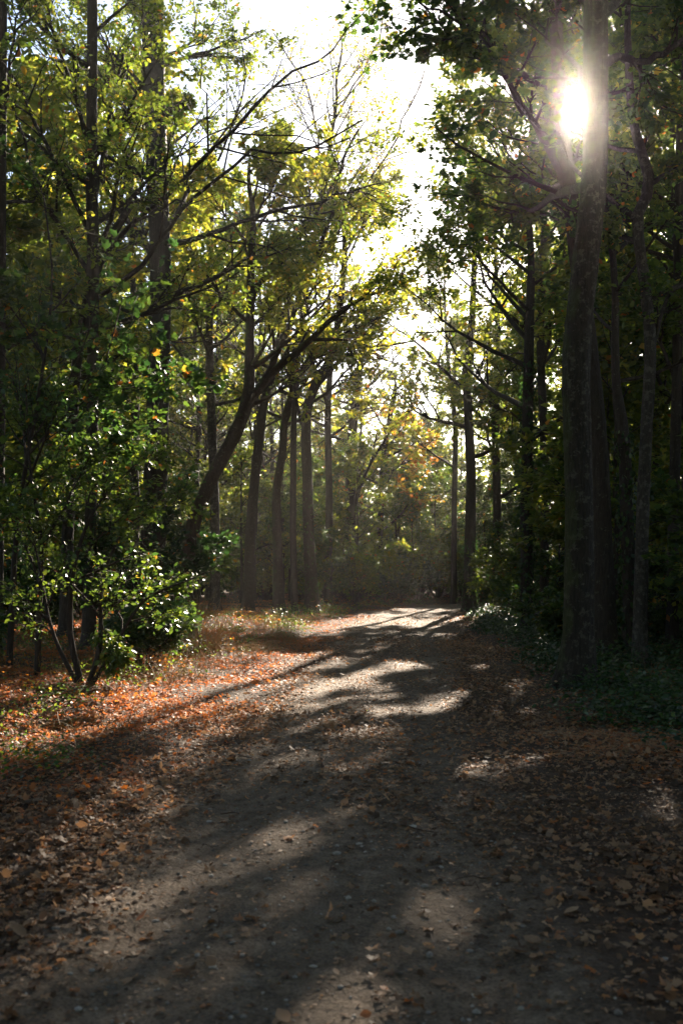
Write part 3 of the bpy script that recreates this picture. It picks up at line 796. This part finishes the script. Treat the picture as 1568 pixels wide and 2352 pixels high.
for x, y in [(-6, 3), (-7.5, 9), (6.5, 2), (7.5, 8.5), (10.5, 4), (-11, 6), (9.5, 13), (-9.5, 14), (12, 18), (-10, 20), (13.5, 11), (-5, -3), (5, -4), (4.8, 2.5), (-4.6, 4.5), (5.6, 8), (.5, -7), (-13.5, 12)]:
    side = 'L' if x < 0 else 'R'
    spots.append(np.array([x, y])); nt_ += 1
    place(TALL[nt_ % 4], 'background_tree', (x, y, float(ground_z(x, y))), nt_ * 1.7, .95, GT[side][0], 'tree', GT[side][1])
ns_ = 0
GS = {'L': ('young sapling with thin stem in the understory left of the path', 'saplings left of the path'),
      'R': ('young sapling with thin stem in the understory right of the path', 'saplings right of the path')}
for _ in range(5000):
    if ns_ >= 120: break
    y = rg.uniform(17, 80); x = rg.uniform(-.40, .44) * (y + 5) + 1
    d = x - float(path_c(y))
    if abs(d) < 3.9 or (y < 29 and -6.5 < x < 1): continue
    if d < 0 and 22 < y < 45 and -.22 < x / y < .05: continue
    if not trunk_clear(x, y, 5) or not try_spot(x, y, 1.8): continue
    side = 'L' if d < 0 else 'R'
    place(SAP[rg.integers(3)], 'sapling', (x, y, float(ground_z(x, y))), rg.uniform(0, 6.28), rg.uniform(.75, 1.1), GS[side][0], 'sapling', GS[side][1])
    ns_ += 1
for _ in range(400):
    y = rg.uniform(56, 80); x = rg.uniform(-2, 20)
    d = x - float(path_c(y))
    if abs(d) < 3.2 or not try_spot(x, y, 2.2): continue
    side = 'L' if d < 0 else 'R'
    place(SAP[ns_ % 3], 'sapling', (x, y, float(ground_z(x, y))), rg.uniform(0, 6.28), rg.uniform(.75, 1.1), GS[side][0], 'sapling', GS[side][1])
    ns_ += 1
    if ns_ >= 150: break
for _ in range(600):
    y = rg.uniform(45, 62); x = rg.uniform(-.2, .02) * y
    if float(path_c(y)) - x < 4 or not try_spot(x, y, 1.5): continue
    place(SAP[ns_ % 3], 'sapling', (x, y, float(ground_z(x, y))), rg.uniform(0, 6.28), rg.uniform(.6, .95), GS['L'][0], 'sapling', GS['L'][1])
    ns_ += 1
    if ns_ >= 180: break
GB = {'L': ('leafy undergrowth bush among the trunks left of the path', 'bushes left of the path'),
      'R': ('dark leafy undergrowth bush in the shade right of the path', 'bushes right of the path')}
nb_ = 0
for _ in range(900):
    y = rg.uniform(47, 63); x = rg.uniform(-6, 12); d = x - float(path_c(y))
    if abs(d) < 3.0 or not try_spot(x, y, 1.15): continue
    side = 'L' if d < 0 else 'R'
    place(BUSH[(0, 2, 2)[nb_ % 3]], 'bush', (x, y, float(ground_z(x, y))), rg.uniform(0, 6.28), rg.uniform(.8, 1.25), GB[side][0], 'bush', GB[side][1], ('stems', 'leaves'))
    nb_ += 1
    if nb_ >= 46: break
for _ in range(6000):
    if nb_ >= 200: break
    y = rg.uniform(15, 74); x = rg.uniform(-.38, .42) * (y + 4) + 1
    d = x - float(path_c(y))
    if d > 0 and d < 3.7 + .4 * rg.random() or d < 0 and -d < 3.1 + .4 * rg.random(): continue
    if y < 27.5 and -5.5 < x < 1: continue
    if d < 0 and y < 45 and -.25 < x / y < .05: continue
    if x > 2.2 and y < 16: continue
    if not try_spot(x, y, 1.35): continue
    side = 'L' if d < 0 else 'R'
    place(BUSH[rg.integers(3)], 'bush', (x, y, float(ground_z(x, y))), rg.uniform(0, 6.28), rg.uniform(.6, 1.1), GB[side][0], 'bush', GB[side][1], ('stems', 'leaves'))
    nb_ += 1

# far wood
def far_wood():
    rg = np.random.default_rng(91)
    n = 330
    x = rg.uniform(-75, 85, n); y = rg.uniform(84, 135, n)
    x[230:] = rg.uniform(-40, 40, 100); y[230:] = rg.uniform(-48, -9, 100)
    H = rg.uniform(12, 19, n) * np.where((np.abs(x - 10) < 28) & (y > 0), .72, 1.0)
    P = np.stack([np.stack([x, y, np.full(n, -.3)], 1), np.stack([x + rg.normal(size=n) * .5, y, H], 1)], 1)
    v, q = tubes(P, np.stack([rg.uniform(.12, .25, n), np.full(n, .04)], 1), 6)
    m = 340
    t = rg.uniform(.01, 1.05, (n, m))
    rad = 3.4 * np.sqrt(rg.random((n, m))) * (1.05 - .75 * np.abs(t - .55))
    th = rg.uniform(0, 6.28, (n, m))
    C = np.stack([x[:, None] + rad * np.cos(th), y[:, None] + rad * np.sin(th), t * H[:, None]], -1).reshape(-1, 3)
    mm = len(C)
    A = unit(rg.normal(size=(mm, 3))); Nn = unit(rg.normal(size=(mm, 3)) * .6 + [0, 0, 1])
    lv, lf, lt = leaf_geo(C, A, Nn, rg.uniform(.4, .85, mm), np.clip(np.repeat(rg.normal(.4, .1, n), m) + rg.normal(size=mm) * .06, 0, 1), 'kite')
    me = make_mesh('far_wood', np.vstack([v, lv]), [q, lf + len(v)], (M_BARK, M_LEAF), np.concatenate([np.zeros(len(v)), lt]), True, [0, 1])
    tag(link('far_wood', me), 'dense far wood closing the view beyond the trunks', 'wood', kind='stuff')
far_wood()

# ================================================================== LEFT BANK PLANTS
def spot_plant(name, label, cat, base, stems, leaf, mat, seed, group=None, parts=('stem', 'leaves'), bark=M_TWIG, **kw):
    """stems: list of (polyline of world points, radius)"""
    rg = np.random.default_rng(seed)
    base = np.array(base, float)
    root = root_at(name, base, label, cat, group)
    limbs = []
    for pts, r in stems:
        c = smooth_line(np.asarray(pts) - base, 14); rr = r * (1 - .8 * np.linspace(0, 1, 14))
        v, q = tubes(c[None], rr[None], 8, .05)
        link(parts[0], make_mesh(parts[0], v, [q], (bark,)), root)
        limbs.append((c, rr))
    tw, lv = tree_geo(rg, limbs, base, **kw)
    keep = ~blocked(lv['P'] + base, rg)
    link(parts[1], crown_mesh(parts[1], tw, lv, leaf, mat, keep), root)
    return root

def px3(Y, *pts):
    return [at(p[0], p[1], Y + (p[2] if len(p) > 2 else 0)) for p in pts]

def grounded(pts):
    p = [np.array(a) for a in pts]; p[0][2] = float(ground_z(p[0][0], p[0][1])) - .1; return p

s1 = grounded(px3(13.2, (190, 1610), (160, 1440), (175, 1280), (230, 1150), (330, 1050)))
s2 = grounded(px3(13.2, (196, 1605), (230, 1480), (235, 1330), (300, 1200), (420, 1150)))
s3 = grounded(px3(13.2, (186, 1605), (120, 1450), (90, 1300), (60, 1160)))
s4 = grounded(px3(13.2, (200, 1605), (255, 1500), (330, 1380), (440, 1330), (500, 1300)))
s5 = px3(13.2, (225, 1400), (240, 1450), (260, 1480), (270, 1520))
spot_plant('glossy_shrub', 'glossy leaved shrub on a crooked stem, dappled with sun on the left bank', 'shrub', s1[0] + [0, 0, .1],
           [(s1, .05), (s2, .04), (s3, .035), (s4, .03), (s5, .012)], 'oval', M_GLOSSY, 61, n2=11, n3=7, nl=12, size=.068, tint=.31, tilt=.7, flat=.8, l2=(.22, .42), l3=(.3, .55), t0=.3)
s1 = grounded(px3(13.8, (85, 1585), (90, 1400), (95, 1250), (70, 1080), (60, 900)))
s2 = px3(13.8, (92, 1330), (40, 1220), (-20, 1120)); s3 = px3(13.8, (95, 1260), (170, 1120), (220, 1020))
spot_plant('young_tree', 'young tree with a straight stem left of the glossy shrub', 'tree', s1[0] + [0, 0, .1],
           [(s1, .05), (s2, .025), (s3, .025)], 'oval', M_GLOSSY, 62, n2=12, n3=7, nl=12, size=.068, tint=.28, tilt=.7, flat=.7, l2=(.22, .42), l3=(.3, .55), t0=.3)
# dark maple sapling over the shrub
s1 = grounded(px3(14.6, (20, 1560), (40, 1200), (90, 900), (120, 650), (100, 450)))
s2 = px3(14.6, (60, 1050), (180, 930), (310, 890, -.6), (440, 920, -1)); s3 = px3(14.6, (85, 920), (160, 800), (220, 760, -.6)); s4 = px3(14.6, (110, 750), (150, 660), (190, 600, -.5)); s5 = px3(14.6, (100, 820), (20, 700), (-40, 640))
s6 = px3(14.6, (40, 1180), (160, 1070), (280, 1010, -.5))
spot_plant('maple_sapling', 'dark maple sapling spreading flat sprays of leaves above the glossy shrub', 'tree', s1[0] + [0, 0, .1],
           [(s1, .05), (s2, .022), (s5, .02), (s6, .02)], 'maple', M_LEAF, 63, n2=12, n3=7, nl=10, size=.105, tint=.20, tilt=.45, flat=.45, l2=(.28, .6), l3=(.3, .55), t0=.2)
# holly in front of the tall trunk
s1 = grounded(px3(19, (300, 1500), (310, 1350), (330, 1240), (380, 1130))); s2 = grounded(px3(19, (300, 1500), (350, 1400), (430, 1300), (500, 1260))); s3 = grounded(px3(19, (296, 1500), (260, 1380), (230, 1250)))
spot_plant('dark_holly', 'dark holly bush in shade in front of the tall thick trunk', 'bush', s1[0] + [0, 0, .1],
           [(s1, .04), (s2, .035), (s3, .03)], 'oval', M_GLOSSY, 64, n2=14, n3=7, nl=13, size=.10, tint=.08, tilt=.7, flat=.8, l2=(.25, .45), l3=(.3, .55))
# low red-leaved bush by the tall trunk
b0 = on_ground(330, 1500, .3)
place(BUSH[1], 'russet_bush', (b0[0], b0[1], float(ground_z(b0[0], b0[1]))), 1.0, .75, 'low tangled bush at the foot of the tall thick trunk', 'bush', None, ('stems', 'leaves'))
# broom shrub, dry grass
def blades(rg, n, cx, cy, rx, ry, h, lean, width, tint):
    x = cx + rg.normal(size=n) * rx; y = cy + rg.normal(size=n) * ry
    z = ground_z(x, y)
    az = rg.uniform(0, 6.28, n); L = h * rg.uniform(.5, 1.15, n); ln = rg.uniform(.1, lean, n)
    d = np.stack([np.cos(az) * ln, np.sin(az) * ln, np.ones(n)], 1)
    s = np.linspace(0, 1, 5)
    P = np.stack([x, y, z - .02], 1)[:, None] + d[:, None] * (L[:, None] * s)[..., None]
    P[..., 2] -= (L[:, None] * s ** 2.2) * ln[:, None] * .55
    P = P + rg.normal(size=P.shape) * .02 * s[None, :, None]
    v, q = tubes(P, np.full((n, 1), width) * (1 - .8 * s)[None], 3)
    return v, q, np.repeat(np.clip(tint + rg.normal(size=n) * .12, 0, 1), 15)

def blade_obj(name, label, cat, tufts, kind=None, base=None):
    rg = np.random.default_rng(len(label))
    V, Q, T = [], [], []; o = 0
    for t in tufts:
        v, q, tt = blades(rg, *t); V.append(v); Q.append(q + o); T.append(tt); o += len(v)
    V = np.vstack(V)
    loc = (0, 0, 0)
    if base is not None:
        loc = np.array([base[0], base[1], float(ground_z(base[0], base[1]))]); V = V - loc
    return tag(link(name, make_mesh(name, V, Q, (M_STRAW,), np.concatenate(T)), loc=loc), label, cat, kind=kind)

b0 = on_ground(415, 1462, .2)
blade_obj('broom_shrub', 'tufted olive green broom with thin upright stems beside the tall thick trunk', 'shrub', [(260, b0[0], b0[1], .22, .22, 1.35, .75, .006, .12)], base=b0)
b0 = on_ground(475, 1490, .2)
blade_obj('dry_tuft', 'upright russet tuft of dry stems glowing in the sun beside the broom', 'dry plant', [(55, b0[0], b0[1], .16, .16, .95, .7, .008, .62)], base=b0)
tf = []
rg = np.random.default_rng(15)
for _ in range(170):
    y = rg.uniform(9, 34); d = -rg.uniform(2.3, 5.5); x = float(path_c(y)) + d
    tf.append((int(rg.uniform(6, 18)), x, y, .25, .25, rg.uniform(.18, .5), 1.6, .004, rg.uniform(.1, .7)))
for U, V in [(430, 1500), (520, 1490), (560, 1480), (400, 1540), (460, 1530), (600, 1470), (500, 1510), (350, 1560), (540, 1500)]:
    b0 = on_ground(U, V, .2)
    tf.append((34, b0[0], b0[1], .35, .35, .5, 1.6, .005, .55))
for _ in range(150):
    y = rg.uniform(13, 34); x = float(path_c(y)) - 2.7 - rg.exponential(1.2)
    tf.append((int(rg.uniform(6, 16)), x, y, .2, .2, rg.uniform(.25, .7), 1.5, .0045, rg.uniform(.2, .8)))
for _ in range(60):
    y = rg.uniform(8, 26); d = rg.uniform(3.6, 6); x = float(path_c(y)) + d
    tf.append((int(rg.uniform(8, 20)), x, y, .2, .2, rg.uniform(.2, .4), 1.3, .0035, rg.uniform(.05, .6)))
blade_obj('dry_grass', 'dry russet grass and stalks along the banks of the path', 'grass', tf, kind='stuff')

# low green ground plants
def low_plants(name, label, cat, spots_, mat, seed, n, size, h, tint, rust=0.0):
    rg = np.random.default_rng(seed)
    P, A, Nn, S, T = [], [], [], [], []
    for (x, y, r, hh) in spots_:
        k = int(n * r * r)
        if k < 1: continue
        a = rg.uniform(0, 6.28, k); q = r * np.sqrt(rg.random(k))
        px, py_ = x + q * np.cos(a), y + q * np.sin(a)
        zz = ground_z(px, py_) + rg.uniform(.03, 1, k) ** 1.0 * hh * (1 - .6 * (q / r) ** 2)
        P.append(np.stack([px, py_, zz], 1)); aa = rg.normal(size=(k, 3)) * [1, 1, .3]; A.append(unit(aa))
        Nn.append(unit(rg.normal(size=(k, 3)) * .4 + [0, 0, 1])); S.append(size * rg.uniform(.5, 1.3, k)); T.append(np.clip((tint if rg.random() > rust else .86) + rg.normal() * .06 + rg.normal(size=k) * .07, 0, 1))
    v, f, t = leaf_geo(np.vstack(P), np.vstack(A), np.vstack(Nn), np.concatenate(S), np.concatenate(T), 'oval')
    return tag(link(name, make_mesh(name, v, [f], (mat,), t)), label, cat, kind='stuff')

rg = np.random.default_rng(19)
sp = []
for _ in range(760):
    y = rg.uniform(9, 42); d = 2.75 + rg.exponential(2.2) + .3 * wav(0, y, 0, 8, .8); x = float(path_c(y)) + d
    if d > 11: continue
    if y < 11 and d < 3.0: continue
    sp.append((x, y, rg.uniform(.3, .75), rg.uniform(.15, .55)))
low_plants('bramble_cover', 'dark bramble leaves covering the shaded floor right of the path', 'bramble', sp, M_GLOSSY, 5, 330, .075, .4, .10)
sp = []
for _ in range(380):
    y = rg.uniform(8.5, 34); d = -rg.uniform(3.0, 8.5); x = float(path_c(y)) + d
    sp.append((x, y, rg.uniform(.15, .5), rg.uniform(.1, .5)))
for U, V in [(30, 1700), (70, 1690), (20, 1730), (110, 1680), (150, 1700), (60, 1720)]:
    b0 = on_ground(U, V, .2); sp.append((b0[0], b0[1], .4, .22))
low_plants('ground_ivy', 'small green and rusty plants growing on the left bank', 'ground plants', sp, M_LEAF, 6, 520, .05, .3, .34, .35)
sp = []
for _ in range(260):
    y = rg.uniform(26, 66); s = -1 if rg.random() < .6 else 1; d = s * rg.uniform(2.7, 4.6); x = float(path_c(y)) + d
    sp.append((x, y, rg.uniform(.3, .7), rg.uniform(.2, .7)))
low_plants('verge_plants', 'low brambles and weeds fringing the far part of the path', 'weeds', sp, M_LEAF, 7, 150, .08, .5, .36, .2)

# ================================================================== LIGHT, AIR, CAMERA
w = bpy.data.worlds.new('World'); SC.world = w; w.use_nodes = True
nt = w.node_tree; bg = nt.nodes['Background']
sky = nt.nodes.new('ShaderNodeTexSky'); sky.sky_type = 'NISHITA'; sky.sun_disc = False
sky.sun_elevation = SUN_EL; sky.sun_rotation = SUN_AZ
sky.air_density = 1.0; sky.dust_density = .7; sky.ozone_density = 1.0
# the disc of the sun in the sky
tcn = nt.nodes.new('ShaderNodeTexCoord')
dot = nt.nodes.new('ShaderNodeVectorMath'); dot.operation = 'DOT_PRODUCT'; dot.inputs[1].default_value = tuple(SUN)
nt.links.new(tcn.outputs['Generated'], dot.inputs[0])
gt = nt.nodes.new('ShaderNodeMath'); gt.operation = 'GREATER_THAN'; gt.inputs[1].default_value = math.cos(math.radians(.36))
nt.links.new(dot.outputs['Value'], gt.inputs[0])
ml = nt.nodes.new('ShaderNodeMath'); ml.operation = 'MULTIPLY'; ml.inputs[1].default_value = 900.0
nt.links.new(gt.outputs[0], ml.inputs[0])
adn = nt.nodes.new('ShaderNodeMix'); adn.data_type = 'RGBA'; adn.blend_type = 'ADD'; adn.inputs['Factor'].default_value = 1.0
nt.links.new(sky.outputs[0], adn.inputs[6]); nt.links.new(ml.outputs[0], adn.inputs[7])
nt.links.new(adn.outputs[2], bg.inputs['Color']); bg.inputs['Strength'].default_value = .05

sl = bpy.data.lights.new('sun_lamp', 'SUN'); sl.energy = 5.0; sl.angle = math.radians(.5); sl.color = (1, .87, .71)
so = bpy.data.objects.new('sun_lamp', sl); COL.objects.link(so); so.location = Vector(SUN) * 60
so.rotation_euler = Vector(SUN).to_track_quat('Z', 'Y').to_euler()

HAZE = True
if HAZE:
    x0, x1, y0, y1, z0, z1 = -330, 330, -130, 530, -3, 27
    V = np.array([[x, y, z] for x in (x0, x1) for y in (y0, y1) for z in (z0, z1)])
    Q = np.array([[0, 1, 3, 2], [4, 6, 7, 5], [0, 4, 5, 1], [2, 3, 7, 6], [0, 2, 6, 4], [1, 5, 7, 3]])
    hm, hnt, ho = new_mat('haze_air')
    ads = hnt.nodes.new('ShaderNodeAddShader')
    for slot, den, g in ((0, .00032, .5), (1, .00011, .96)):      # fine haze, and an added forward lobe standing in for lens glow
        pv = hnt.nodes.new('ShaderNodeVolumePrincipled')
        pv.inputs['Color'].default_value = (1, .94, .87, 1); pv.inputs['Density'].default_value = den; pv.inputs['Anisotropy'].default_value = g
        hnt.links.new(pv.outputs[0], ads.inputs[slot])
    hnt.links.new(ads.outputs[0], ho.inputs['Volume'])
    tag(link('haze', make_mesh('haze', V, [Q], (hm,), None, False)), 'thin sunlit haze in the air of the wood', 'haze', kind='stuff')

cam = bpy.data.cameras.new('camera'); cam.sensor_fit = 'VERTICAL'; cam.sensor_height = 36.0; cam.lens = FPX / 1024 * 36.0
cam.clip_end = 3000; cam.clip_start = .05
cam.dof.use_dof = True; cam.dof.focus_distance = 19; cam.dof.aperture_fstop = 3.2
co = bpy.data.objects.new('camera', cam); COL.objects.link(co); co.location = CAM; co.rotation_euler = (pi / 2 + PITCH, 0, 0)
SC.camera = co

SC.view_settings.view_transform = 'Standard'; SC.view_settings.look = 'None'; SC.view_settings.exposure = 2.45; SC.view_settings.gamma = 1
cy = SC.cycles
cy.max_bounces = 7; cy.diffuse_bounces = 4; cy.glossy_bounces = 2; cy.transmission_bounces = 5; cy.volume_bounces = 1; cy.transparent_max_bounces = 4
cy.sample_clamp_indirect = 6; cy.use_denoising = True
cy.caustics_reflective = False; cy.caustics_refractive = False
